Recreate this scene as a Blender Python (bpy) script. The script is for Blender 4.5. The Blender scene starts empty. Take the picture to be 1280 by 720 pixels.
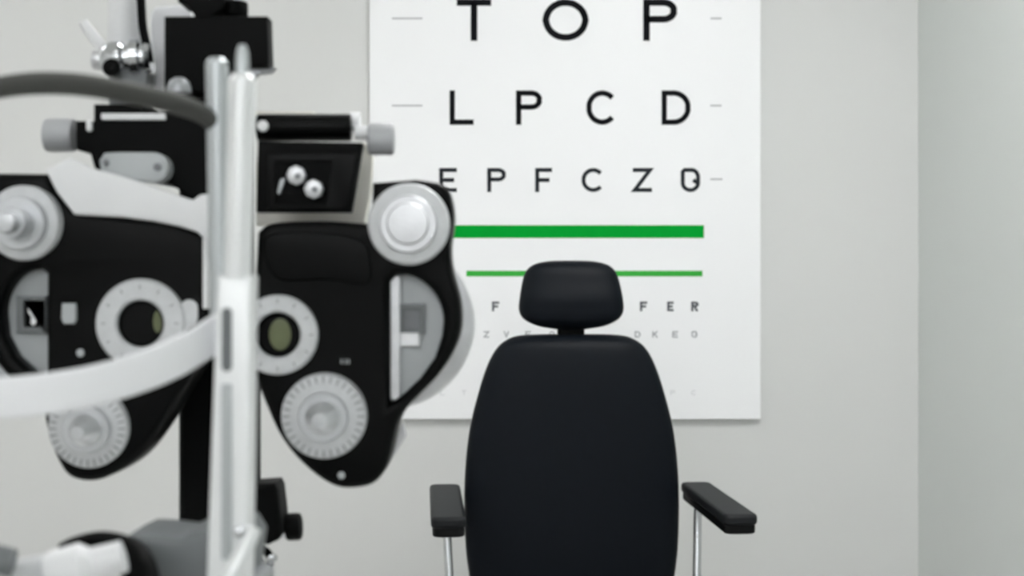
import bpy, bmesh, math, random
from mathutils import Vector, Matrix, Quaternion
random.seed(7)
PI = math.pi
F = 1778.0            # focal length in pixels of the 1280 px wide frame (50 mm lens)
CAMZ = 1.10
COL = bpy.context.scene.collection
def at(px, py, Y):
    return Vector(((px - 640) / F * Y, Y, CAMZ - (py - 360) / F * Y))
def srgb(r, g, b):
    def f(c):
        c /= 255.0
        return c / 12.92 if c <= 0.04045 else ((c + 0.055) / 1.055) ** 2.4
    return (f(r), f(g), f(b), 1)

# ------------------------------------------------------------------ materials
def mat(name, col, rough=0.5, metal=0.0, noise=0.04, nscale=40, bump=0.0, bscale=300, spec=0.5, coat=0.0, trans=0.0):
    m = bpy.data.materials.new(name); m.use_nodes = True
    nt = m.node_tree; b = nt.nodes['Principled BSDF']
    b.inputs['Roughness'].default_value = rough
    b.inputs['Metallic'].default_value = metal
    b.inputs['Specular IOR Level'].default_value = spec
    b.inputs['Coat Weight'].default_value = coat
    b.inputs['Transmission Weight'].default_value = trans
    tc = nt.nodes.new('ShaderNodeTexCoord')
    n = nt.nodes.new('ShaderNodeTexNoise'); n.inputs['Scale'].default_value = nscale
    n.inputs['Detail'].default_value = 3
    nt.links.new(tc.outputs['Object'], n.inputs['Vector'])
    r = nt.nodes.new('ShaderNodeValToRGB')
    c0 = [max(0, c * (1 - noise)) for c in col[:3]] + [1]; c1 = [min(1, c * (1 + noise)) for c in col[:3]] + [1]
    r.color_ramp.elements[0].color = c0; r.color_ramp.elements[1].color = c1
    r.color_ramp.elements[0].position = 0.3; r.color_ramp.elements[1].position = 0.7
    nt.links.new(n.outputs['Fac'], r.inputs['Fac']); nt.links.new(r.outputs['Color'], b.inputs['Base Color'])
    if bump:
        n2 = nt.nodes.new('ShaderNodeTexNoise'); n2.inputs['Scale'].default_value = bscale
        nt.links.new(tc.outputs['Object'], n2.inputs['Vector'])
        bp = nt.nodes.new('ShaderNodeBump'); bp.inputs['Strength'].default_value = bump; bp.inputs['Distance'].default_value = 0.002
        nt.links.new(n2.outputs['Fac'], bp.inputs['Height']); nt.links.new(bp.outputs['Normal'], b.inputs['Normal'])
    return m
def emis(name, col, strength):
    m = bpy.data.materials.new(name); m.use_nodes = True
    b = m.node_tree.nodes['Principled BSDF']
    b.inputs['Base Color'].default_value = (0.8, 0.8, 0.8, 1)
    b.inputs['Emission Color'].default_value = col; b.inputs['Emission Strength'].default_value = strength
    return m
M = dict(
    wall=mat('greige_paint', srgb(214, 215, 214), 0.8, noise=0.01, nscale=2, bump=0.05, bscale=400),
    wall_cool=mat('cool_grey_paint', srgb(215, 219, 217), 0.8, noise=0.01, nscale=2, bump=0.05, bscale=400),
    wall_light=mat('light_paint', srgb(228, 228, 226), 0.8, noise=0.01, nscale=2),
    ceil=mat('ceiling_paint', srgb(235, 235, 233), 0.9, noise=0.01, nscale=3),
    floor=mat('floor_vinyl', srgb(176, 175, 172), 0.35, noise=0.05, nscale=6),
    skirt=mat('skirting_paint', srgb(232, 232, 230), 0.4, noise=0.01),
    chart=mat('chart_board', srgb(243, 244, 246), 0.45, noise=0.004, nscale=3),
    chart_edge=mat('chart_edge', srgb(170, 170, 168), 0.5, noise=0.02),
    ink=mat('black_ink', srgb(14, 15, 19), 0.7, noise=0.05, spec=0.1),
    ink2=mat('grey_ink', srgb(60, 64, 70), 0.7, noise=0.05, spec=0.1),
    ink3=mat('light_grey_ink', srgb(120, 124, 128), 0.6, noise=0.05),
    mark=mat('pale_mark', srgb(186, 187, 190), 0.6, noise=0.05),
    green=mat('green_ink', srgb(0, 158, 50), 0.55, noise=0.02, spec=0.05),
    green2=mat('light_green_ink', srgb(56, 172, 62), 0.55, noise=0.02, spec=0.2),
    leather=mat('blue_black_leather', srgb(10, 15, 21), 0.5, noise=0.08, nscale=60, bump=0.06, bscale=500, spec=0.12),
    armpad=mat('grey_black_rubber', srgb(18, 21, 24), 0.6, spec=0.25, noise=0.05, bump=0.05),
    armbase=mat('armrest_black_plastic', srgb(8, 9, 10), 0.5, noise=0.05, spec=0.15),
    chrome=mat('chrome', srgb(200, 202, 205), 0.18, 1.0, noise=0.02),
    black=mat('gloss_black_enamel', srgb(3, 4, 4), 0.38, noise=0.1, bump=0.02, spec=0.1),
    matblack=mat('matt_black', srgb(4, 5, 5), 0.55, noise=0.1, spec=0.08),
    hole=mat('deep_black', srgb(5, 6, 6), 0.7, noise=0.1, spec=0.1),
    satin=mat('satin_aluminium', srgb(208, 209, 212), 0.42, 0.75, noise=0.06, nscale=90, bump=0.08, bscale=600),
    satin2=mat('grey_aluminium', srgb(160, 163, 166), 0.45, 0.6, noise=0.05, nscale=60),
    dial=mat('dial_silver', srgb(198, 200, 202), 0.5, 0.25, noise=0.05, nscale=150, bump=0.1, bscale=500),
    dialmark=mat('dial_marks', srgb(120, 122, 126), 0.6, noise=0.05),
    knobgrey=mat('knob_grey', srgb(172, 174, 177), 0.5, 0.15, noise=0.04),
    cap=mat('polished_cap', srgb(205, 207, 210), 0.42, 0.75, noise=0.03),
    ink_mid=mat('soft_black_ink', srgb(42, 45, 50), 0.7, noise=0.05, spec=0.1),
    ink4=mat('dim_ink', srgb(92, 95, 100), 0.7, noise=0.05, spec=0.1),
    ink5=mat('pale_ink', srgb(160, 163, 167), 0.7, noise=0.05, spec=0.1),
    ink6=mat('palest_ink', srgb(212, 213, 216), 0.7, noise=0.01, spec=0.1),
    post=mat('white_silver_post', srgb(232, 234, 235), 0.3, 0.2, noise=0.02),
    post2=mat('grey_silver_post', srgb(184, 189, 191), 0.3, 0.4, noise=0.02),
    white=mat('white_plastic', srgb(236, 237, 240), 0.5, noise=0.01),
    armwhite=mat('off_white_enamel', srgb(226, 227, 229), 0.45, noise=0.015),
    cream=mat('cream_enamel', srgb(232, 230, 222), 0.45, noise=0.02),
    hose=mat('dark_rubber', srgb(60, 61, 58), 0.6, noise=0.1, nscale=12, bump=0.05),
    grey=mat('mid_grey_plastic', srgb(104, 108, 110), 0.45, noise=0.04),
    plate=mat('window_plate_grey', srgb(172, 176, 178), 0.5, 0.1, noise=0.03),
    lens=mat('olive_lens', srgb(104, 110, 82), 0.2, noise=0.08, nscale=60, spec=0.3),
    lensdark=mat('dark_lens', srgb(52, 54, 50), 0.2, noise=0.1, nscale=60, spec=0.3),
    table=mat('table_laminate', srgb(212, 212, 210), 0.4, noise=0.02),
)
LAMP = emis('lamp_diffuser', (1.0, 0.985, 0.96, 1), 6.0)

# ------------------------------------------------------------------ object helpers
WL = {}
def thing(name, loc, label, cat, group=None):
    o = bpy.data.objects.new(name, None); COL.objects.link(o)
    o.location = loc; o.empty_display_size = 0.05
    o['label'] = label; o['category'] = cat
    if group: o['group'] = group
    WL[o] = Vector(loc)
    return o
def finish(name, me, m, parent=None, smooth=True, label=None, kind=None, bevel=0, sharp=35):
    """me holds world coordinates; the origin goes to the middle of the geometry."""
    if isinstance(me, bmesh.types.BMesh):
        bm = me; me = bpy.data.meshes.new(name); bmesh.ops.recalc_face_normals(bm, faces=bm.faces); bm.to_mesh(me); bm.free()
    co = [v.co for v in me.vertices]
    c = Vector([(min(v[i] for v in co) + max(v[i] for v in co)) / 2 for i in range(3)])
    me.transform(Matrix.Translation(-c))
    me.materials.clear(); me.materials.append(m)
    o = bpy.data.objects.new(name, me); COL.objects.link(o)
    if parent: o.parent = parent; o.location = c - WL[parent]
    else: o.location = c
    WL[o] = c
    if bevel:
        md = o.modifiers.new('edge', 'BEVEL'); md.width = bevel; md.segments = 3; md.limit_method = 'ANGLE'; md.angle_limit = 0.6
    for p in me.polygons: p.use_smooth = smooth
    if smooth: me.set_sharp_from_angle(angle=math.radians(sharp))
    if label: o['label'] = label
    if kind: o['kind'] = kind
    return o
def bm_box(bm, c, s, R=None):
    r = bmesh.ops.create_cube(bm, size=1)
    mtx = Matrix.Translation(c) @ ((R or Matrix.Identity(3)).to_4x4()) @ Matrix.Diagonal((*s, 1))
    bmesh.ops.transform(bm, matrix=mtx, verts=r['verts'])
def box(name, lo, hi, m, parent=None, bevel=0, **k):
    bm = bmesh.new(); lo = Vector(lo); hi = Vector(hi); bm_box(bm, (lo + hi) / 2, hi - lo)
    return finish(name, bm, m, parent, bevel=bevel, **k)
def pbox(name, x0, y0, x1, y1, Y, d, m, parent=None, bevel=0, **k):
    """box whose front face, Y metres away, covers that rectangle of the photo; d deep"""
    a = at(x0, y0, Y); b = at(x1, y1, Y)
    return box(name, (a.x, Y, b.z), (b.x, Y + d, a.z), m, parent, bevel, **k)
def basis(axis):
    axis = Vector(axis).normalized()
    return axis.to_track_quat('Z', 'Y').to_matrix()
def bm_lathe(bm, c, axis, prof, n=48, ex=1.0, ey=1.0):
    R = basis(axis); c = Vector(c); rings = []
    for r, h in prof:
        if r < 1e-7: rings.append([bm.verts.new(c + R @ Vector((0, 0, h)))])
        else: rings.append([bm.verts.new(c + R @ Vector((r * math.cos(2*PI*i/n) * ex, r * math.sin(2*PI*i/n) * ey, h))) for i in range(n)])
    for a, b in zip(rings, rings[1:]):
        if len(a) == 1 and len(b) == 1: continue
        for i in range(n):
            j = (i + 1) % n
            if len(a) == 1: bm.faces.new((a[0], b[i], b[j]))
            elif len(b) == 1: bm.faces.new((a[i], a[j], b[0]))
            else: bm.faces.new((a[i], a[j], b[j], b[i]))
    for r in (rings[0], rings[-1]):
        if len(r) > 1 and rings[0] is not rings[-1]: bm.faces.new(r)
def lathe(name, c, axis, prof, m, parent=None, n=48, **k):
    bm = bmesh.new(); bm_lathe(bm, c, axis, prof, n); return finish(name, bm, m, parent, **k)
def rcyl(r, h, b):   # rounded cylinder profile
    return [(0, 0), (r - b, 0), (r - b*0.3, b*0.3), (r, b), (r, h - b), (r - b*0.3, h - b*0.3), (r - b, h), (0, h)]
def ringlathe(name, c, axis, ro, ri, h, b, m, parent=None, n=56, **k):
    bm = bmesh.new(); R = basis(axis); c = Vector(c)
    prof = [(ri, 0), (ro - b, 0), (ro, b), (ro, h - b), (ro - b, h), (ri + b, h), (ri, h - b)]
    rings = [[bm.verts.new(c + R @ Vector((r * math.cos(2*PI*i/n), r * math.sin(2*PI*i/n), hh))) for i in range(n)] for r, hh in prof]
    for q in range(len(rings)):
        a = rings[q]; d = rings[(q + 1) % len(rings)]
        for i in range(n): bm.faces.new((a[i], a[(i+1) % n], d[(i+1) % n], d[i]))
    return finish(name, bm, m, parent, **k)
def crom(pts, closed=False, n=8):
    pts = [Vector(p) for p in pts]; out = []; N = len(pts)
    segs = N if closed else N - 1
    for i in range(segs):
        g = (lambda j: pts[j % N]) if closed else (lambda j: pts[max(0, min(N - 1, j))])
        p0, p1, p2, p3 = g(i-1), g(i), g(i+1), g(i+2)
        for t in range(n):
            t /= n
            out.append(0.5 * ((2*p1) + (p2-p0)*t + (2*p0-5*p1+4*p2-p3)*t*t + (3*p1-p0-3*p2+p3)*t**3))
    if not closed: out.append(pts[-1])
    return out
def bm_tube(bm, pts, rad, n=20, flat=None, cap=True):
    """pts path; rad number or list; flat=(a,b) elliptic scale with b kept along world Z"""
    L = len(pts); rings = []; up = None
    for i, p in enumerate(pts):
        t = (pts[min(i+1, L-1)] - pts[max(i-1, 0)]).normalized()
        if flat:
            side = t.cross(Vector((0, 0, 1)));
            if side.length < 1e-4: side = Vector((1, 0, 0))
            side.normalize(); u = side.cross(t).normalized()
        else:
            if up is None: up = t.orthogonal()
            u = (up - t * up.dot(t)).normalized(); up = u; side = t.cross(u).normalized()
        r = rad[i] if isinstance(rad, (list, tuple)) else rad
        fa, fb = flat if flat else (1, 1)
        ring = []
        for k in range(n):
            a = 2*PI*k/n; ca, sa = math.cos(a), math.sin(a)
            if flat:   # squarish section
                ca = math.copysign(abs(ca)**0.45, ca); sa = math.copysign(abs(sa)**0.45, sa)
            ring.append(bm.verts.new(p + side * (ca * r * fa) + u * (sa * r * fb)))
        rings.append(ring)
    for a, b in zip(rings, rings[1:]):
        for k in range(n): bm.faces.new((a[k], a[(k+1) % n], b[(k+1) % n], b[k]))
    if cap: bm.faces.new(rings[0]); bm.faces.new(rings[-1])
def tube(name, pts, rad, m, parent=None, n=20, smoothpath=True, flat=None, **k):
    bm = bmesh.new(); P = crom(pts, n=8) if smoothpath else [Vector(p) for p in pts]
    if isinstance(rad, (list, tuple)) and smoothpath:
        rad = [rad[min(i // 8, len(rad)-1)] + (rad[min(i // 8 + 1, len(rad)-1)] - rad[min(i // 8, len(rad)-1)]) * (i % 8) / 8 for i in range(len(P))]
    bm_tube(bm, P, rad, n, flat); return finish(name, bm, m, parent, **k)
def plate(name, outline, Y, d, m, parent=None, bev=0.002, holes=(), smooth=0, **k):
    """solid slab; its front face at distance Y follows an outline given in photo pixels at that distance, d deep"""
    cu = bpy.data.curves.new(name, 'CURVE'); cu.dimensions = '2D'; cu.fill_mode = 'BOTH'
    for pts in [outline] + list(holes):
        P = [Vector((p[0], p[1], 0)) for p in pts]
        if smooth: P = crom(P, True, smooth)
        P = [at(p.x, p.y, Y) for p in P]
        s = cu.splines.new('POLY'); s.points.add(len(P) - 1); s.use_cyclic_u = True
        for q, p in zip(s.points, P): q.co = (p.x, p.z, 0, 1)
    cu.extrude = max(d / 2 - bev, 1e-5)
    if bev: cu.bevel_depth = bev; cu.bevel_resolution = 3; cu.offset = -bev
    t = bpy.data.objects.new('tmp', cu); COL.objects.link(t)
    dg = bpy.context.evaluated_depsgraph_get(); dg.update()
    me = bpy.data.meshes.new_from_object(t.evaluated_get(dg)); me.name = name
    bpy.data.objects.remove(t); bpy.data.curves.remove(cu)
    bm = bmesh.new(); bm.from_mesh(me); bpy.data.meshes.remove(me)
    bmesh.ops.remove_doubles(bm, verts=bm.verts, dist=1e-6)
    for v in bm.verts: x, z, y = v.co; v.co = (x, Y + d / 2 + y, z)
    return finish(name, bm, m, parent, **k)
def arc(cx, cy, rx, ry, a0, a1, n=16):
    return [(cx + rx*math.cos(math.radians(a0 + (a1-a0)*i/n)), cy + ry*math.sin(math.radians(a0 + (a1-a0)*i/n))) for i in range(n + 1)]
def struct(o): o['kind'] = 'structure'; return o

# ------------------------------------------------------------------ room
XL, XR, YB, YF, ZC = -2.3, 1.114, 3.90, -3.2, 2.7
struct(box('floor', (XL, YF, -0.05), (XR, YB, 0), M['floor']))
struct(box('ceiling', (XL, YF, ZC), (XR, YB, ZC + 0.05), M['ceil']))
struct(box('wall_back', (XL - .1, YB, -0.05), (XR + .1, YB + 0.1, ZC + .05), M['wall']))
struct(box('wall_right', (XR, YF, -0.05), (XR + 0.1, YB, ZC + .05), M['wall_cool']))
struct(box('wall_left', (XL - 0.1, YF, -0.05), (XL, YB, ZC + .05), M['wall_light']))
WX0, WX1, WZ0, WZ1 = -1.9, 1.0, 1.75, 2.62  # unseen high window, added behind the camera as frontal fill light
bm = bmesh.new()
for x0, x1, z0, z1 in ((XL - .1, WX0, -.05, ZC + .05), (WX1, XR + .1, -.05, ZC + .05), (WX0, WX1, -.05, WZ0), (WX0, WX1, WZ1, ZC + .05)):
    bm_box(bm, Vector(((x0 + x1)/2, YF - .05, (z0 + z1)/2)), Vector((x1 - x0, .1, z1 - z0)))
struct(finish('wall_front', bm, M['wall_light'], smooth=False))
bm = bmesh.new(); WC = (WX0 + WX1) / 2
for x0, x1, z0, z1 in ((WX0, WX0 + .05, WZ0, WZ1), (WX1 - .05, WX1, WZ0, WZ1), (WC - .025, WC + .025, WZ0, WZ1), (WX0, WX1, WZ0, WZ0 + .05), (WX0, WX1, WZ1 - .05, WZ1)):
    bm_box(bm, Vector(((x0 + x1)/2, YF - .05, (z0 + z1)/2)), Vector((x1 - x0, .05, z1 - z0)))
fill_win = struct(finish('fill_window_1', bm, M['skirt'], smooth=False))
FILL_PANE = bpy.data.materials.new('fill_window_glass'); FILL_PANE.use_nodes = True
nt = FILL_PANE.node_tree; nt.nodes.remove(nt.nodes['Principled BSDF'])
tr_ = nt.nodes.new('ShaderNodeBsdfTransparent'); gl_ = nt.nodes.new('ShaderNodeBsdfGlossy'); gl_.inputs['Roughness'].default_value = .02
mx_ = nt.nodes.new('ShaderNodeMixShader'); mx_.inputs['Fac'].default_value = .06
nt.links.new(tr_.outputs[0], mx_.inputs[1]); nt.links.new(gl_.outputs[0], mx_.inputs[2]); nt.links.new(mx_.outputs[0], nt.nodes['Material Output'].inputs['Surface'])
box('fill_window_pane', (WX0 + .04, YF - .053, WZ0 + .04), (WX1 - .04, YF - .047, WZ1 - .04), FILL_PANE, fill_win)
pl = bpy.data.lights.new('fill_window_portal', 'AREA'); pl.shape = 'RECTANGLE'; pl.size = WX1 - WX0; pl.size_y = WZ1 - WZ0; pl.cycles.is_portal = True
po = bpy.data.objects.new('fill_window_portal', pl); COL.objects.link(po)
po.location = (WC, YF - .11, (WZ0 + WZ1)/2); po.rotation_euler = (PI/2, 0, PI)
struct(box('baseboard_back', (XL, YB - 0.014, 0), (XR - .014, YB, 0.09), M['skirt'], bevel=0.003))
struct(box('baseboard_right', (XR - 0.014, YF, 0), (XR, YB, 0.09), M['skirt'], bevel=0.003))
struct(box('baseboard_left', (XL, YF, 0), (XL + 0.014, YB - .014, 0.09), M['skirt'], bevel=0.003))
# ceiling lamps
def ceiling_light(x, y, sx, sy, strength, label):
    t = thing('ceiling_light', (x, y, ZC), label, 'ceiling light')
    m = emis('lamp_diffuser', (1.0, 0.995, 0.99, 1), strength)
    bm = bmesh.new()
    for a, b, c, d in ((-1, 0, .02, sy), (1, 0, .02, sy), (0, -1, sx, .02), (0, 1, sx, .02)):
        bm_box(bm, Vector((x + a*(sx/2 - .01), y + b*(sy/2 - .01), ZC - .0125)), Vector((c, d, .025)))
    finish('lamp_frame', bm, M['skirt'], t)
    box('diffuser', (x - sx/2 + .02, y - sy/2 + .02, ZC - .02), (x + sx/2 - .02, y + sy/2 - .02, ZC - .004), m, t)
FILL_SKY = 9.0  # sky strength, boosted to feed the added fill window
ceiling_light(-1.8, 2.1, 0.6, 1.2, 9, 'white square-edged ceiling panel lamp over the left of the room')
ceiling_light(-0.35, 1.7, 0.6, 1.2, 1.0, 'white ceiling panel lamp above and left of the examination chair')
ceiling_light(0.62, 1.8, 0.7, 1.3, 17, 'white ceiling panel lamp nearest the cool grey right wall')
ceiling_light(-0.6, -0.9, 1.2, 0.6, 4, 'white ceiling panel lamp behind the instruments')

# ------------------------------------------------------------------ eye chart (flat board on the wall)
CY = YB - 0.022                     # front face of the board
ch = thing('eye_chart', (at(706, 400, CY).x, YB, at(706, 524, CY).z), 'large white eye test chart board with black letters and green bars on back wall', 'eye chart')
a = at(462, 524, CY); b = at(951, 524, CY)
box('board', (a.x, CY, a.z), (b.x, YB - .001, 2.15), M['chart'], ch, bevel=0.0012)
TH = 0.0006
def stroke_poly(bm, pts, w, closed=False):
    """ribbon of width w (metres) through 2-D board points"""
    P = [Vector(p) for p in pts]; N = len(P); L = []; Rr = []
    for i in range(N):
        if closed: p0, p2 = P[(i-1) % N], P[(i+1) % N]
        else: p0, p2 = P[max(i-1, 0)], P[min(i+1, N-1)]
        d1 = (P[i] - p0); d2 = (p2 - P[i])
        d1 = d1.normalized() if d1.length > 1e-9 else d2.normalized()
        d2 = d2.normalized() if d2.length > 1e-9 else d1
        n1 = Vector((-d1.y, d1.x)); n2 = Vector((-d2.y, d2.x)); n = (n1 + n2)
        n = n.normalized() if n.length > 1e-6 else n1
        s = w / 2 / max(0.4, n.dot(n1))
        L.append(P[i] + n*s); Rr.append(P[i] - n*s)
    def ring(y): return [bm.verts.new((p.x, y, p.y)) for p in L], [bm.verts.new((p.x, y, p.y)) for p in Rr]
    lf, rf = ring(CY - TH); lb, rb = ring(CY + TH)
    for i in range(N if closed else N - 1):
        j = (i + 1) % N
        bm.faces.new((lf[i], lf[j], rf[j], rf[i])); bm.faces.new((lf[i], lb[i], lb[j], lf[j])); bm.faces.new((rf[i], rf[j], rb[j], rb[i]))
    if not closed:
        for i in (0, N - 1): bm.faces.new((lf[i], rf[i], rb[i], lb[i]))
def ell(cx, cy, rx, ry, a0, a1, n=26): return [(cx + rx*math.cos(math.radians(a0+(a1-a0)*i/n)), cy + ry*math.sin(math.radians(a0+(a1-a0)*i/n))) for i in range(n+1)]
def glyph(c, s):
    """strokes of a letter in a unit box (y up); s = stroke width relative to height"""
    h = s / 2; B, T, Lx, Rx = h, 1 - h, h, 1 - h
    if c == 'T': return [([(0, T), (1, T)], 0), ([(.5, T), (.5, 0)], 0)]
    if c == 'O': return [(ell(.5, .5, .5-h, .5-h, 0, 360)[:-1], 1)]
    if c == 'C': return [(ell(.52, .5, .52-h, .5-h, 42, 318), 0)]
    if c == 'L': return [([(Lx, 1), (Lx, B), (1, B)], 0)]
    if c == 'E': return [([(1, T), (Lx, T), (Lx, B), (1, B)], 0), ([(Lx, .5), (.85, .5)], 0)]
    if c == 'F': return [([(1, T), (Lx, T), (Lx, 0)], 0), ([(Lx, .5), (.85, .5)], 0)]
    if c == 'P': return [([(Lx, 0), (Lx, T), (.55, T)] + ell(.6, .72, .4-h, .28-h, 90, -90, 12) + [(Lx, .44+h)], 0)]
    if c == 'D': return [([(Lx, B), (Lx, T), (.4, T)] + ell(.42, .5, .58-h, .5-h, 85, -85, 18) + [(.4, B)], 1)]
    if c == 'Z': return [([(0, T), (1-h, T), (h, B), (1, B)], 0)]
    if c == 'V': return [([(h, 1), (.5, B), (1-h, 1)], 0)]
    if c == 'R': return glyph('P', s) + [([(.5, .45), (1-h, 0)], 0)]
    if c == 'K': return [([(Lx, 0), (Lx, 1)], 0), ([(1-h, 1), (Lx, .42)], 0), ([(.4, .55), (1-h, 0)], 0)]
    if c == 'B':   # round-cornered D with a small inner tick, as on the chart
        return [([(.10, .84), (.2, T), (.55, T)] + ell(.55, .62, .35, .3, 80, 0, 8) + ell(.50, .38, .40, .30, 0, -172, 16), 1), ([(.64, .50), (.88, .38)], 0)]
def row(letters, y0, y1, sw, m):
    k = CY / F
    for c, x0, x1 in letters:
        bm = bmesh.new()
        ht = (y1 - y0); p0 = at(x0, y1, CY); W = (x1 - x0) * k; H = ht * k
        s = sw / ht
        for pts, closed in glyph(c, s):
            # keep the stroke even although the box is not square
            q = []
            for (u, v) in pts:
                hu = sw / (x1 - x0) / 2
                uu = u
                if abs(u - s/2) < 1e-6: uu = hu
                elif abs(u - (1 - s/2)) < 1e-6: uu = 1 - hu
                q.append((p0.x + uu * W, p0.z + v * H))
            stroke_poly(bm, q, sw * k, bool(closed))
        finish('printed_letter', bm, m, ch, smooth=False)
row([('T', 571, 614), ('O', 678, 736), ('P', 804, 846)], -1, 51, 8.2, M['ink'])
row([('L', 562, 592), ('P', 645, 677), ('C', 733, 771), ('D', 827, 863)], 113, 156, 6.6, M['ink'])
row([('E', 549, 571), ('P', 609, 632), ('F', 669, 690), ('C', 727, 755), ('Z', 791, 815), ('B', 851, 875)], 210, 240, 5.0, M['ink_mid'])
row([('F', 615, 624), ('E', 651, 659), ('L', 687, 695), ('O', 722, 732), ('P', 760, 768), ('F', 800, 809), ('E', 834, 842), ('R', 864, 873)], 377, 389, 2.8, M['ink4'])
row([(c, x - 3.5, x + 3.5) for c, x in zip('ZVEOPDKEB', (608, 633, 660, 690, 720, 797, 819, 844, 868))], 414, 422, 1.5, M['ink5'])
row([(c, x - 3, x + 3) for c, x in zip('LTEDPC', (553, 580, 607, 815, 841, 867))], 488, 494, 0.9, M['ink6'])
for nm, x0, x1, y0, y1, mm, lb in (('green_bar', 540, 880, 281.5, 297.5, 'green', 'thick dark green bar'), ('green_bar', 583, 878, 338.5, 345.5, 'green2', 'thin light green bar')):
    a = at(x0, y1, CY); b = at(x1, y0, CY)
    box(nm, (a.x, CY - TH, a.z), (b.x, CY + TH, b.z), M[mm], ch, label=lb, smooth=False)
for x0, x1, y in ((490, 528, 23), (490, 528, 132), (888, 902, 23), (888, 902, 132), (888, 903, 224)):
    bm = bmesh.new(); a = at(x0, y + 1.1, CY); b = at(x1, y - 1.1, CY)
    bm_box(bm, Vector(((a.x + b.x)/2, CY, (a.z + b.z)/2)), Vector((b.x - a.x, 2*TH, b.z - a.z)))
    finish('side_mark', bm, M['mark'], ch, smooth=False)

# ------------------------------------------------------------------ examination chair (built around x=0,y=0, then placed and turned)
cr = thing('examination_chair', (0, 0, 0), 'black padded examination chair with headrest and two armrests before the eye chart', 'chair')
def loft(name, rows, m, parent, n=48, ex=3.0, **k):
    """rows: (z, half width, half thickness, y centre)"""
    bm = bmesh.new(); rings = []
    rr = crom([Vector((z, w, t)) for z, w, t, _ in rows], n=6); yc = crom([Vector((y, 0, 0)) for *_, y in rows], n=6)
    for (z, w, t), y in zip(rr, yc):
        w = max(w, 1e-4); t = max(t, 1e-4); ring = []
        for i in range(n):
            a = 2*PI*i/n; c, s = math.cos(a), math.sin(a)
            ring.append(bm.verts.new((w*math.copysign(abs(c)**(2/ex), c), y.x + t*math.copysign(abs(s)**(2/ex), s), z)))
        rings.append(ring)
    for a, b in zip(rings, rings[1:]):
        for i in range(n): bm.faces.new((a[i], a[(i+1) % n], b[(i+1) % n], b[i]))
    bm.faces.new(rings[0]); bm.faces.new(rings[-1])
    return finish(name, bm, m, parent, sharp=80, **k)
K = 3.1 / F
def zc(py): return CAMZ - (py - 360) * K
rows = [(zc(417.6), .020, .004, .012), (zc(418.2), .085, .016, .010), (zc(420.5), .122, .027, .008), (zc(427), .147, .038, .005), (zc(437), .165, .043, .002), (zc(455), .182, .046, 0), (zc(485), .200, .048, -.003),
        (zc(535), .2215, .050, -.006), (zc(590), .232, .051, -.010), (zc(650), .233, .052, -.014), (zc(700), .227, .053, -.018), (zc(735), .212, .050, -.020), (zc(752), .17, .035, -.022), (zc(757), .08, .01, -.022)]
br = loft('backrest', rows, M['leather'], cr, ex=3.2)
def hz(py): return CAMZ - (py - 360) * K
rows = [(hz(325.5), .018, .004, .018), (hz(326.2), .046, .012, .018), (hz(328.5), .070, .021, .017), (hz(333), .088, .029, .015), (hz(341), .100, .034, .012), (hz(354), .107, .037, .008), (hz(372), .1125, .038, 0),
        (hz(386), .1145, .038, 0), (hz(396), .108, .036, 0), (hz(403), .092, .030, 0), (hz(408.5), .066, .020, .002), (hz(412.5), .02, .006, .002)]
loft('headrest', rows, M['leather'], cr, ex=2.9)
box('headrest_stem', (-.029, -.004, zc(425)), (.029, .022, zc(404)), M['matblack'], cr, bevel=0.003)
box('back_shell', (-.15, .045, .52), (.15, .062, .92), M['armbase'], cr, bevel=0.008)
# seat, frame, pedestal: below the picture's edge
bm = bmesh.new(); bm_box(bm, Vector((0, -.27, .415)), Vector((.46, .46, .09)))
finish('seat', bm, M['leather'], cr, bevel=0.035)
box('seat_frame', (-.20, -.45, .345), (.20, .03, .372), M['armbase'], cr, bevel=0.008)
lathe('pedestal', (0, -.22, .03), (0, 0, 1), [(0, 0), (.065, 0), (.065, .16), (.045, .165), (.045, .32), (0, .32)], M['chrome'], cr)
lathe('base_plate', (0, -.22, 0), (0, 0, 1), [(0, 0), (.30, 0), (.30, .012), (.27, .026), (.08, .034), (0, .034)], M['satin2'], cr)
fr = box('footrest', (-.17, -.80, .13), (.17, -.60, .155), M['satin2'], cr, bevel=0.008)
tube('footrest_bracket', [(0, -.42, .345), (0, -.54, .30), (0, -.62, .20), (0, -.66, .145)], .014, M['chrome'], cr)
for s in (-1, 1):
    X = .275 * s; ar = None
    # armrest: pad on top of a slimmer base, ends rounded
    def armshape(z0, z1, grow, bev, nm, m, par):
        w = .033 + grow; y0, y1 = -.445 - grow, .015 + grow; r = .016
        bm = bmesh.new(); pts = []
        for cx, cy, a0 in ((X + w - r, y1 - r, 0), (X - w + r, y1 - r, 90), (X - w + r, y0 + r, 180), (X + w - r, y0 + r, 270)):
            for q in range(7):
                a = math.radians(a0 + 15*q); pts.append((cx + r*math.cos(a), cy + r*math.sin(a)))
        lo = [bm.verts.new((x, y, z0)) for x, y in pts]; hi = [bm.verts.new((x, y, z1)) for x, y in pts]
        for i in range(len(pts)): bm.faces.new((lo[i], lo[(i+1) % len(pts)], hi[(i+1) % len(pts)], hi[i]))
        bm.faces.new(lo); bm.faces.new(hi)
        return finish(nm, bm, m, par, bevel=bev)
    ar = armshape(.636, .654, -.003, .004, 'armrest', M['armbase'], cr)
    armshape(.652, .674, 0, .007, 'armrest_pad', M['armpad'], ar)
    tube('armrest_support', [(X, -.03, .637), (X - .003*s, -.032, .60), (X - .008*s, -.05, .50), (X - .016*s, -.065, .42), (X - .07*s, -.07, .365), (.185*s, -.07, .358)], .009, M['chrome'], cr)
cr.location = (.129, 3.10, 0); cr.rotation_euler = (0, 0, math.radians(3.6))
WL[cr] = Vector(cr.location)

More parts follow.
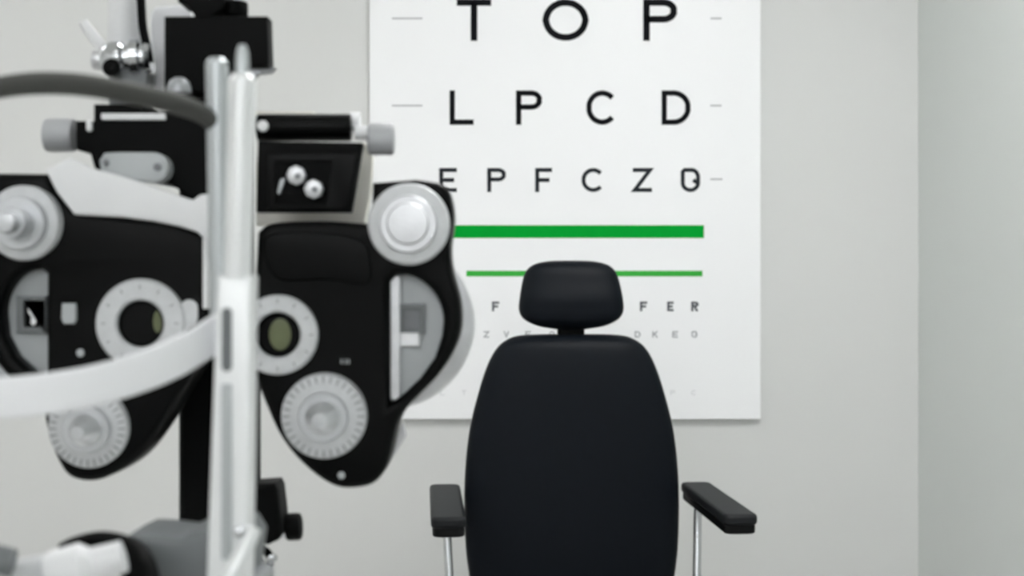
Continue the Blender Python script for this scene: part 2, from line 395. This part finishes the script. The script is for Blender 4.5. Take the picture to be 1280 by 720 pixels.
# ------------------------------------------------------------------ instrument table (below the picture) carries both instruments
TZ = 0.78
tb = thing('instrument_table', (-.18, .80, 0), 'light grey instrument table under the phoropter and chin rest', 'table')
box('tabletop', (-.52, .52, TZ - .028), (.16, 1.08, TZ), M['table'], tb, bevel=.006)
for s in (-1, 1):
    pass
box('column', (-.23, .74, .06), (-.13, .86, TZ - .028), M['satin2'], tb, bevel=.008)
for y in (.60, 1.0):
    box('foot', (-.46, y - .035, 0), (.10, y + .035, .045), M['satin2'], tb, bevel=.01)
box('foot_bar', (-.22, .60, .02), (-.14, 1.0, .06), M['satin2'], tb, bevel=.008)

# ------------------------------------------------------------------ phoropter
Y0 = 0.80; KP = Y0 / F
def P_(px, d): return px * d / F
ph = thing('phoropter', (at(272, 0, .86).x, .86, TZ), 'black phoropter with silver dials and two round eye apertures at left', 'phoropter')
DIR = (0, -1, 0)

# column and mounting head
box('column', (at(222, 0, .865).x, .865, TZ), (at(312, 0, .865).x, .885, at(0, 40, .865).z), M['matblack'], ph, bevel=.004)
box('column_rail', (at(304, 0, .862).x, .866, TZ), (at(320, 0, .862).x, .880, at(0, 466, .862).z), M['matblack'], ph, bevel=.002)
box('column_foot', (at(190, 0, .85).x, .84, TZ), (at(350, 0, .85).x, .94, TZ + .02), M['matblack'], ph, bevel=.004)
box('head_core', (at(212, 0, .83).x, .83, at(0, 112, .83).z), (at(300, 0, .83).x, .87, at(0, 30, .83).z), M['matblack'], ph, bevel=.002)
hd = plate('mounting_head', [(205, 20), (334, 20), (336, 83), (258, 84), (258, 116), (205, 116)], .815, .018, M['matblack'], ph, bev=.0012)
plate('head_under_plate', [(296, 82), (344, 84), (338, 90), (322, 92), (315, 103), (296, 103)], .822, .008, M['satin2'], hd, bev=.0008)
lathe('head_knob', at(295, 22, .835), (0, 0, 1), rcyl(P_(15, .835), P_(20, .835), .0015), M['matblack'], hd)
lathe('head_screw', at(271, 19, .835), (0, 0, 1), rcyl(P_(6, .835), P_(13, .835), .001), M['satin2'], hd)
plate('hanger_bracket', [(222, -30), (280, -30), (278, 12), (262, 22), (244, 22), (234, 5), (222, 2)], .825, .03, M['matblack'], hd, bev=.001)
lathe('head_button', at(224, 116, .80), (0, 0, 1), [(0, 0), (P_(15, .8), 0), (P_(15, .8), .003), (P_(12, .8), .0065), (P_(6, .8), .0085), (0, .009)], M['satin2'], ph)
# white L bracket behind the head
plate('bracket', [(188, 118), (188, 16), (194, 8), (236, 5), (240, 24), (207, 26), (207, 118)], .868, .012, M['white'], ph, bev=.0012)

# cross bar and its two blocks
bL = plate('pivot_block', [(117, 130), (178, 130), (178, 139), (272, 142), (272, 250), (243, 250), (214, 231), (150, 219), (119, 214), (112, 190), (95, 187), (94, 151), (117, 151)], .80, .045, M['matblack'], ph, bev=.0012)
pbox('scale_strip', 126, 141.5, 206, 149.5, .797, .006, M['armwhite'], bL, bevel=.0006)
pbox('level_peg', 107, 150, 114, 164, .797, .006, M['armwhite'], bL, bevel=.0012)
tr = plate('lever_plate', arc(191, 209, 19, 19, -90, 90, 14) + [(150, 224), (133, 221), (126, 216), (124, 200), (130, 191), (150, 190)], .786, .014, M['plate'], bL, bev=.0012, label='pale grey rounded lever plate')
lathe('screw', at(197, 209, .7855), DIR, rcyl(P_(5, .79), .0012, .0004), M['dialmark'], tr, n=20)
lathe('screw', at(133, 203, .7855), DIR, rcyl(P_(4, .79), .0012, .0004), M['dialmark'], tr, n=20)
# left knob, axis along x
kx = at(94, 169, .82)
lathe('level_knob', kx, (-1, 0, 0), rcyl(P_(21, .82), P_(37, .82), .0018), M['knobgrey'], ph, label='grey knob at the left end of the cross bar')
bR = plate('pivot_block', [(322, 176), (453, 178), (438, 265), (320, 265)], .80, .012, M['matblack'], ph, bev=.0012)
plate('recess_frame', [(335, 192), (446, 192), (436, 262), (335, 262)], .7985, .004, M['black'], bR, bev=.0006, holes=[[(344, 202), (414, 202), (408, 256), (344, 256)]])
for x, y in ((372, 220), (393.5, 237)):
    s = lathe('adjusting_screw', at(x, y, .799), DIR, rcyl(P_(12.5, .79), .007, .0014), M['satin'], bR, n=8)
    lathe('screw_hole', at(x, y, .7915), DIR, rcyl(P_(4, .79), .0006, .0002), M['dialmark'], s, n=12)
plate('clip', [(350, 224), (357, 222), (354, 232), (350, 243), (346, 241)], .797, .003, M['satin2'], bR, bev=.0004)
tubeR = lathe('cross_tube', at(322, 159.5, .815), (1, 0, 0), rcyl(P_(17, .81), P_(118, .81), .001), M['black'], ph)
lathe('tube_screw', at(329, 158, .796), DIR, rcyl(P_(7, .79), .003, .001), M['armwhite'], tubeR, n=20)
pbox('tube_rail', 318, 139, 392, 144, .822, .008, M['cream'], tubeR, bevel=.0006)
lathe('collar', at(437, 152, .82), (1, 0, 0), rcyl(P_(12, .81), P_(14, .81), .001), M['white'], ph)
lathe('collar', at(443, 166, .815), (1, 0, 0), rcyl(P_(9, .81), P_(20, .81), .001), M['white'], ph)
lathe('level_knob', at(460, 174, .815), (1, 0, 0), rcyl(P_(20, .815), P_(33, .815), .0018), M['knobgrey'], ph, label='grey knob at the right end of the cross bar')
plate('mounting_plate', [(320, 200), (455, 177), (466, 190), (464, 235), (456, 280), (320, 282)], .848, .01, M['cream'], ph, bev=.001)
# white yoke arm over the left housing
ya = plate('yoke_arm', [(56, 212), (86, 197), (118, 211), (150, 219), (186, 231), (212, 241), (240, 250), (250, 243), (276, 241), (276, 300), (257, 300), (246, 290), (224, 283), (190, 276), (150, 271), (92, 268), (70, 240)], .783, .012, M['armwhite'], ph, bev=.0018)
pbox('yoke_link', 253, 296, 260, 386, .786, .006, M['armwhite'], ya, bevel=.0008)
pbox('yoke_block', 260, 252, 277, 306, .780, .01, M['satin2'], ya, bevel=.001)

# right lens housing
YH = .79
def housing(outline, hole, Y):
    return plate('lens_housing', outline, Y, .034, M['black'], ph, bev=.0045, holes=[hole])
outR = crom([(321, 290), (340, 279), (400, 276), (458, 279)], n=6)[:-1] + [(458, 279), (464, 262), (465, 228)] + [(520, 224)] + crom([(548, 228), (561, 238), (567, 270), (563, 308), (566, 340), (575, 375), (576, 410), (566, 440), (545, 472), (510, 508), (496, 532), (486, 575), (474, 598), (455, 609), (420, 609), (384, 586), (354, 552), (334, 512), (320, 470), (316, 400)], n=6)
outR = [(p[0], p[1]) for p in outR]
holeR = [(487, 352), (494, 344)] + arc(497, 402, 57, 60, -80, 0, 12) + [(552, 420), (543, 448), (524, 474), (503, 494), (487, 505)]
hR = housing(outR, holeR, YH)
# disc behind, its rim shows right of the housing
dR = lathe('rotor_disc', at(488, 403, .834), DIR, rcyl(P_(106, .832), .016, .003), M['satin'], hR, label='pale silver disc rim behind the right housing')
plate('window_plate', [(480, 336), (562, 336), (572, 420), (520, 500), (480, 515)], YH + .012, .004, M['plate'], hR, bev=0)
pbox('window_edge', 487.5, 345, 500, 500, YH + .007, .005, M['satin'], hR, bevel=.0006)
wf = plate('lens_slot', [(500, 380), (531, 380), (531, 417), (500, 417)], YH + .008, .004, M['grey'], hR, bev=.0004, holes=[[(504, 387), (525, 387), (525, 413), (504, 413)]])
pbox('slot_glass', 503, 386, 526, 414, YH + .0105, .001, M['dialmark'], wf)
pbox('slot_tab', 500, 416, 524, 433, YH + .007, .004, M['white'], wf, bevel=.0008)
plate('side_tab', [(487, 545), (500, 535), (504, 528), (508, 545), (494, 568), (487, 575)], .822, .006, M['satin'], hR, bev=.0006)
# raised moulding added to the upper housing to catch a highlight streak
plate('highlight_moulding', crom([(332, 296), (400, 290), (452, 300), (464, 328), (458, 356), (410, 350), (345, 348)], True, 5), YH - .0016, .006, M['black'], hR, bev=.0015, sharp=70)

# left lens housing (partly outside the picture)
outL = [(-22, 232), (-10, 216), (58, 217), (70, 238), (92, 262), (150, 268), (215, 276), (256, 290)]
outL += [(p[0], p[1]) for p in crom([(262, 320), (262, 380), (254, 440), (226, 492), (204, 530), (172, 572), (135, 596), (108, 602), (84, 595), (69, 572), (58, 540), (46, 500), (8, 470), (-14, 440), (-28, 400), (-26, 350), (-20, 300)], n=6)]
holeL = [(57, 342), (50, 336)] + arc(47, 392, 46, 56, -100, -180, 12) + [(4, 420), (18, 446), (38, 464), (57, 472)]
hL = housing(outL, holeL, YH)
lathe('rotor_disc', at(50, 415, .834), DIR, rcyl(P_(100, .832), .016, .003), M['satin'], hL, label='pale silver disc rim behind the left housing')
plate('window_plate', [(-10, 330), (66, 330), (66, 485), (-10, 470)], YH + .012, .004, M['plate'], hL, bev=0)
wl = plate('lens_slot', [(20, 370), (57, 370), (57, 417), (20, 417)], YH + .0075, .0045, M['grey'], hL, bev=.0004, holes=[[(29, 376), (56, 376), (56, 409), (29, 409)]])
pbox('slot_glass', 28, 375, 57, 410, YH + .0105, .001, M['hole'], wl)
plate('slot_mark', [(34, 383), (39, 381), (40, 388), (44, 392), (45, 404), (41, 407), (38, 404), (39, 396), (35, 391)], YH + .0085, .0015, M['white'], wl, bev=.0003)
plate('square_button', [(77, 379), (94, 379), (95, 385), (95, 400), (92, 405), (79, 405), (76, 398)], YH - .002, .004, M['plate'], hL, bev=.0008)
lathe('small_screw', at(101, 441, YH), DIR, rcyl(P_(5, YH), .0015, .0005), M['plate'], hL, n=20)

# eye apertures
def aperture(cx, cy, ro, ri, lens, tab=False, par=None):
    c = at(cx, cy, YH + .004)
    rg = ringlathe('eyepiece_ring', c, DIR, P_(ro, YH), P_(ri, YH), .009, .0014, M['dial'], par)
    bm = bmesh.new()
    for i in range(36):
        a = 2*PI*i/36
        if i % 3: continue
        r = P_((ro + ri)/2 + 3, YH)
        R = Matrix.Rotation(-a, 3, 'Y')
        bm_box(bm, c + Vector((math.cos(a)*r, -.0091, math.sin(a)*r)), Vector((P_(5, YH), .0003, P_(1.4, YH))), R)
    finish('ring_marks', bm, M['dialmark'], rg, smooth=False)
    ringlathe('inner_ring', c, DIR, P_(ri + .5, YH), P_(ri - 4, YH), .006, .0008, M['hole'], rg)
    lathe('aperture_well', at(cx, cy, YH + .0035), DIR, rcyl(P_(ri, YH), .0018, .0003), M['hole'], rg)
    lx, ly, lr, lry = lens
    if tab:
        ln = plate('lens', arc(lx - 2, ly, lr, lry, 0, 350, 35), YH + .0006, .0015, M['lensdark'], rg, bev=.0004, label='dark grey glass lens')
        plate('lens_strip', arc(lx + 6, ly - 2, 6, 14, 0, 350, 35), YH - .0002, .001, M['lens'], ln, bev=.0003, label='olive strip')
    else: plate('lens', arc(lx, ly, lr, lry, 0, 350, 35), YH - .0002, .0015, M['lens'], rg, bev=.0004, label='olive glass lens')
    if tab:
        plate('ring_tab', [(cx + ro - 8, cy - 12), (228, 390)] + arc(236.5, 385, 8, 8, 190, 360, 10) + arc(237, 396, 7.5, 9, 0, 80, 6) + [(cx + ro - 8, cy + 8)], YH - .003, .005, M['dial'], rg, bev=.0012)
    return rg
aperture(180, 404, 56, 29, (191, 404, 14, 21), True, hL)
aperture(350, 418, 50, 28, (350, 418, 14, 20), False, hR)

# dials
def dial(cx, cy, r, steps, par, off=(0, 0), teeth=0, nm='dial', label=None, cap='satin'):
    """stepped knob turned about the view axis; steps: (radius px, height m)"""
    c = at(cx, cy, YH + .003); prof = [(0, 0), (P_(r, YH), 0)]; h = 0
    r0 = P_(r, YH)
    prof += [(r0, .007), (r0 - .0009, .0085), (P_(r - 7, YH), .009)]; h = .009
    o = lathe(nm, c, (off[0], -1, off[1]), prof + [(0, .009)], M['dial'], par, n=72, label=label)
    if teeth:
        bm = bmesh.new()
        R0 = basis((off[0], -1, off[1]))
        for i in range(teeth):
            a = 2*PI*i/teeth
            p = c + R0 @ Vector((math.cos(a)*(r0 - P_(7, YH)), math.sin(a)*(r0 - P_(7, YH)), .0091))
            bm_box(bm, p, Vector((P_(9, YH), P_(1.6, YH), .0003)), R0 @ Matrix.Rotation(a, 3, 'Z'))
        finish('scale_marks', bm, M['dialmark'], o, smooth=False)
    q = []; hh = .0088
    q.append((0, hh))
    for rr, dh in steps:
        rr = P_(rr, YH); q += [(rr, hh), (rr, hh + dh*.7), (rr - .0008, hh + dh)]; hh += dh
    if teeth: q += [(q[-1][0] - .0035, hh + .010), (q[-1][0] - .0048, hh + .0112), (0, hh + .0115)]
    else: q += [(0, hh + .0006)]
    lathe('dial_cap', c, (off[0], -1, off[1]), q, M[cap], o, n=56)
    return o
dial(512, 281, 51, [(36, .004), (26, .0035)], hR, nm='cylinder_dial')
dial(407, 518, 53.5, [(31, .004), (21, .003)], hR, off=(0, -.05), cap='cap', teeth=32, nm='power_dial')
dial(35, 279, 47, [(33, .005), (20, .012), (13, .008)], hL, off=(-.04, -.04), cap='cap', nm='cylinder_dial')
dial(115, 533, 50, [(30, .004), (20, .003)], hL, off=(0, -.05), cap='cap', teeth=32, nm='power_dial')
# small marks on the right housing
lathe('small_screw', at(427, 594, YH + .001), DIR, rcyl(P_(5, YH), .0015, .0004), M['plate'], hR, n=6)
bm = bmesh.new()
for x in (427, 432, 436): bm_box(bm, at(x, 452, YH + .0002), Vector((P_(1.8, YH), .0006, P_(6, YH))))
finish('engraved_mark', bm, M['plate'], hR, smooth=False)

# focusing clamp and knob low on the column
cl = plate('clamp', [(316, 606), (343, 604), (347, 612), (353, 668), (347, 676), (334, 682), (322, 676), (314, 640)], .845, .03, M['matblack'], ph, bev=.003)
lathe('clamp_collar', at(350, 660, .86), (1, 0, .06), rcyl(P_(13, .86), P_(8, .86), .0006), M['satin'], cl)
lathe('clamp_knob', at(357, 659, .86), (1, 0, .06), rcyl(P_(17, .86), P_(20, .86), .002), M['matblack'], cl)
tube('cable_clip', [at(322, 684, .86), at(334, 690, .86), at(338, 702, .86), at(332, 716, .86), at(322, 724, .86)], P_(5, .86), M['matblack'], cl)
lathe('clip_screw', at(341, 697, .855), DIR, rcyl(P_(6, .855), .006, .001), M['chrome'], cl, n=16)
tube('hook', [at(326, 700, .85), at(330, 712, .85), at(338, 726, .85)], P_(4, .85), M['chrome'], cl)

# swivel joint at the top left
sj = lathe('swivel_post', at(155, 62, .86), (0, 0, 1), rcyl(P_(20, .86), .075, .001), M['armwhite'], ph, label='pale vertical post at top left')
lathe('swivel_knob', at(128, 75, .85), (1, 0, .05), [(0, 0), (P_(14, .85), 0), (P_(18, .85), .002), (P_(22, .85), .006), (P_(22, .85), .012), (P_(17, .85), .014), (P_(17, .85), .017), (P_(24, .85), .018), (P_(24, .85), .023), (P_(19, .85), .024), (P_(19, .85), .026), (P_(23, .85), .027), (P_(20, .85), .030), (0, .030)], M['chrome'], sj)
lathe('swivel_hole', at(140, 85, .84), DIR, rcyl(P_(11, .84), .003, .0008), M['matblack'], sj)
lathe('swivel_button', at(116, 75, .85), (1, 0, 0), rcyl(P_(12, .85), P_(14, .85), .001), M['satin'], sj)
box('swivel_mount', (at(138, 0, .85).x, .845, at(0, 135, .85).z), (at(188, 0, .85).x, .86, at(0, 88, .85).z), M['grey'], sj, bevel=.002)
tube('swivel_lever', [at(104, 28, .86), at(112, 40, .86), at(128, 60, .86)], [P_(6, .86), P_(7, .86), P_(8, .86)], M['armwhite'], sj)
cab = tube('cable', [at(171, -40, .848), at(176, 0, .848), at(178, 30, .846), at(182, 52, .845), at(187, 78, .845)], P_(5.5, .845), M['matblack'])
cab['label'] = 'short black cable hanging beside the pale post at top left'; cab['category'] = 'cable'

# ------------------------------------------------------------------ chin rest frame (nearest, out of focus)
YC = .60
cf = thing('chin_rest', (at(285, 0, YC).x, YC, TZ), 'silver posts with white curved band and dark hoop nearest the camera', 'chin rest')
c1 = tube('post', [at(303, 100, YC), at(297, 348, YC)], P_(17, YC), M['post'], cf, n=32, smoothpath=False)
tube('post_tip', [at(303, 56, YC), at(303, 66, YC), at(303, 80, YC), at(303, 104, YC)], [P_(4, YC), P_(7.5, YC), P_(8.5, YC), P_(9, YC)], M['post2'], c1)
lathe('post_cap', at(303, 104, YC), (0, 0, 1), [(0, 0), (P_(17, YC), 0), (P_(17, YC), P_(4, YC)), (P_(12, YC), P_(11, YC)), (0, P_(13, YC))], M['post'], c1)
c2 = tube('post', [at(271, 80, YC + .025), at(277, 400, YC + .025)], P_(14, YC + .025), M['post2'], cf, n=32, smoothpath=False)
lathe('post_cap', at(271, 81, YC + .025), (0, 0, 1), [(0, 0), (P_(14, YC), 0), (P_(14, YC), P_(3, YC)), (P_(9, YC), P_(9, YC)), (0, P_(10, YC))], M['post2'], c2)
# slotted upright
up = plate('slotted_upright', [(271, 344), (314, 344), (302, 1280), (238, 1280)], YC - .004, .018, M['post'], cf, bev=.002)
plate('slot_recess', arc(283, 391, 6.5, 6.5, 180, 360, 10) + arc(283, 458, 6.5, 6.5, 0, 180, 10), YC - .0048, .004, M['grey'], up, bev=.0003, label='dark grey slot')
pbox('groove', 276, 480, 289, 700, YC - .0055, .004, M['post2'], up, bevel=.0008)
box('upright_foot', (at(240, 0, YC).x, YC - .02, TZ), (at(330, 0, YC).x, YC + .03, TZ + .035), M['satin2'], cf, bevel=.004)
# dark hoop (forehead rest): leaves the post and sweeps left and towards the head of the patient
hoop = tube('forehead_hoop', [at(274, 196, YC + .035), at(273, 168, YC + .03), at(258, 146, YC + .02), at(222, 130, YC + .01), at(165, 117, YC), at(110, 107, YC - .01), at(50, 104, YC - .02), at(-10, 111, YC - .03), at(-90, 132, YC - .03), at(-190, 168, YC - .01), at(-236, 190, YC + .01)], [P_(12, YC)]*3 + [P_(14, YC)]*4 + [P_(13, YC)]*4, M['hose'], cf, n=24)
# white curved band
band = tube('white_band', [at(290, 410, YC + .010), at(266, 420, YC + .006), at(235, 439, YC - .008), at(195, 458, YC - .022), at(140, 476, YC - .035), at(80, 489, YC - .045), at(10, 497, YC - .05), at(-80, 500, YC - .05), at(-190, 470, YC - .03), at(-236, 430, YC + .008)],
            [P_(24, YC)]*3 + [P_(24, YC)]*6, M['white'], cf, n=28, flat=(.22, 1.0))
# second post beyond the picture's left edge, cross foot and brackets
c3 = tube('post', [at(-236, 100, YC), at(-236, 1280, YC)], P_(17, YC), M['post'], cf, n=32, smoothpath=False)
lathe('post_cap', at(-236, 104, YC), (0, 0, 1), [(0, 0), (P_(17, YC), 0), (P_(17, YC), P_(4, YC)), (P_(12, YC), P_(11, YC)), (0, P_(13, YC))], M['post'], c3)
box('foot_rail', (at(-260, 0, YC).x, YC - .018, TZ), (at(250, 0, YC).x, YC + .028, TZ + .02), M['satin2'], cf, bevel=.004)
box('cup_bracket', (at(262, 0, YC).x, YC + .01, at(0, 800, YC).z), (at(304, 0, YC).x, .68, at(0, 748, YC).z), M['satin2'], cf, bevel=.003)
tube('handle_stem', [at(10, 738, .566), at(10, 860, .57), at(10, 1110, .585), at(10, 1290, .60)], P_(13, .57), M['post'], cf, n=24)
# chin cup, its rim and adjusting parts
cup = plate('chin_cup', [(150, 676), (165, 669), (190, 670), (222, 674), (238, 666), (300, 660), (312, 680), (300, 770), (176, 770), (150, 716)], .64, .05, M['grey'], cf, bev=.004)
tube('cup_rim', [at(76, 684, .635), at(98, 678, .632), at(130, 677, .63), at(160, 690, .628), at(172, 710, .625), at(178, 735, .622)], [P_(5, .63), P_(9, .63), P_(13, .63), P_(19, .63), P_(23, .63), P_(24, .63)], M['matblack'], cup)
lathe('height_knob', at(62, 722, .57), (.9, .1, .25), [(0, 0), (P_(28, .57), 0), (P_(32, .57), .003), (P_(32, .57), .014), (P_(22, .57), .018), (P_(20, .57), .030), (0, .031)], M['armwhite'], cf)
tube('handle_bar', [at(-90, 742, .56), at(-10, 726, .565), at(40, 716, .57), at(85, 706, .58), at(118, 704, .59)], [P_(20, .57), P_(20, .57), P_(20, .57), P_(20, .57), P_(17, .57)], M['dial'], cf)
tube('handle_grip', [at(-120, 728, .55), at(-20, 700, .555), at(16, 704, .556)], P_(18, .555), M['grey'], cf)
tube('brace', [at(318, 660, YC - .004), at(304, 690, YC - .008), at(284, 730, YC - .010), at(280, 770, YC - .004)], [P_(9, YC), P_(11, YC), P_(13, YC), P_(13, YC)], M['post'], cf)
lathe('brace_screw', at(300, 664, YC - .006), DIR, rcyl(P_(6, YC), .004, .001), M['chrome'], cf, n=20)

# ------------------------------------------------------------------ world, camera, view
w = bpy.data.worlds.new('world'); bpy.context.scene.world = w; w.use_nodes = True
w.node_tree.nodes['Background'].inputs['Color'].default_value = (.97, .985, 1, 1)
w.node_tree.nodes['Background'].inputs['Strength'].default_value = FILL_SKY
cam = bpy.data.cameras.new('camera'); co = bpy.data.objects.new('camera', cam); COL.objects.link(co)
co.location = (0, 0, CAMZ); co.rotation_euler = (PI/2, 0, 0)
cam.lens = 50; cam.sensor_width = 36; cam.clip_start = 0.05
cam.dof.use_dof = True; cam.dof.focus_distance = 1.55; cam.dof.aperture_fstop = 9.5
sc = bpy.context.scene; sc.camera = co
sc.view_settings.view_transform = 'Standard'; sc.view_settings.look = 'None'; sc.view_settings.gamma = 1
sc.view_settings.use_curve_mapping = False
sc.view_settings.exposure = -0.23
sc.cycles.use_denoising = True
sc.cycles.max_bounces = 10; sc.cycles.diffuse_bounces = 6
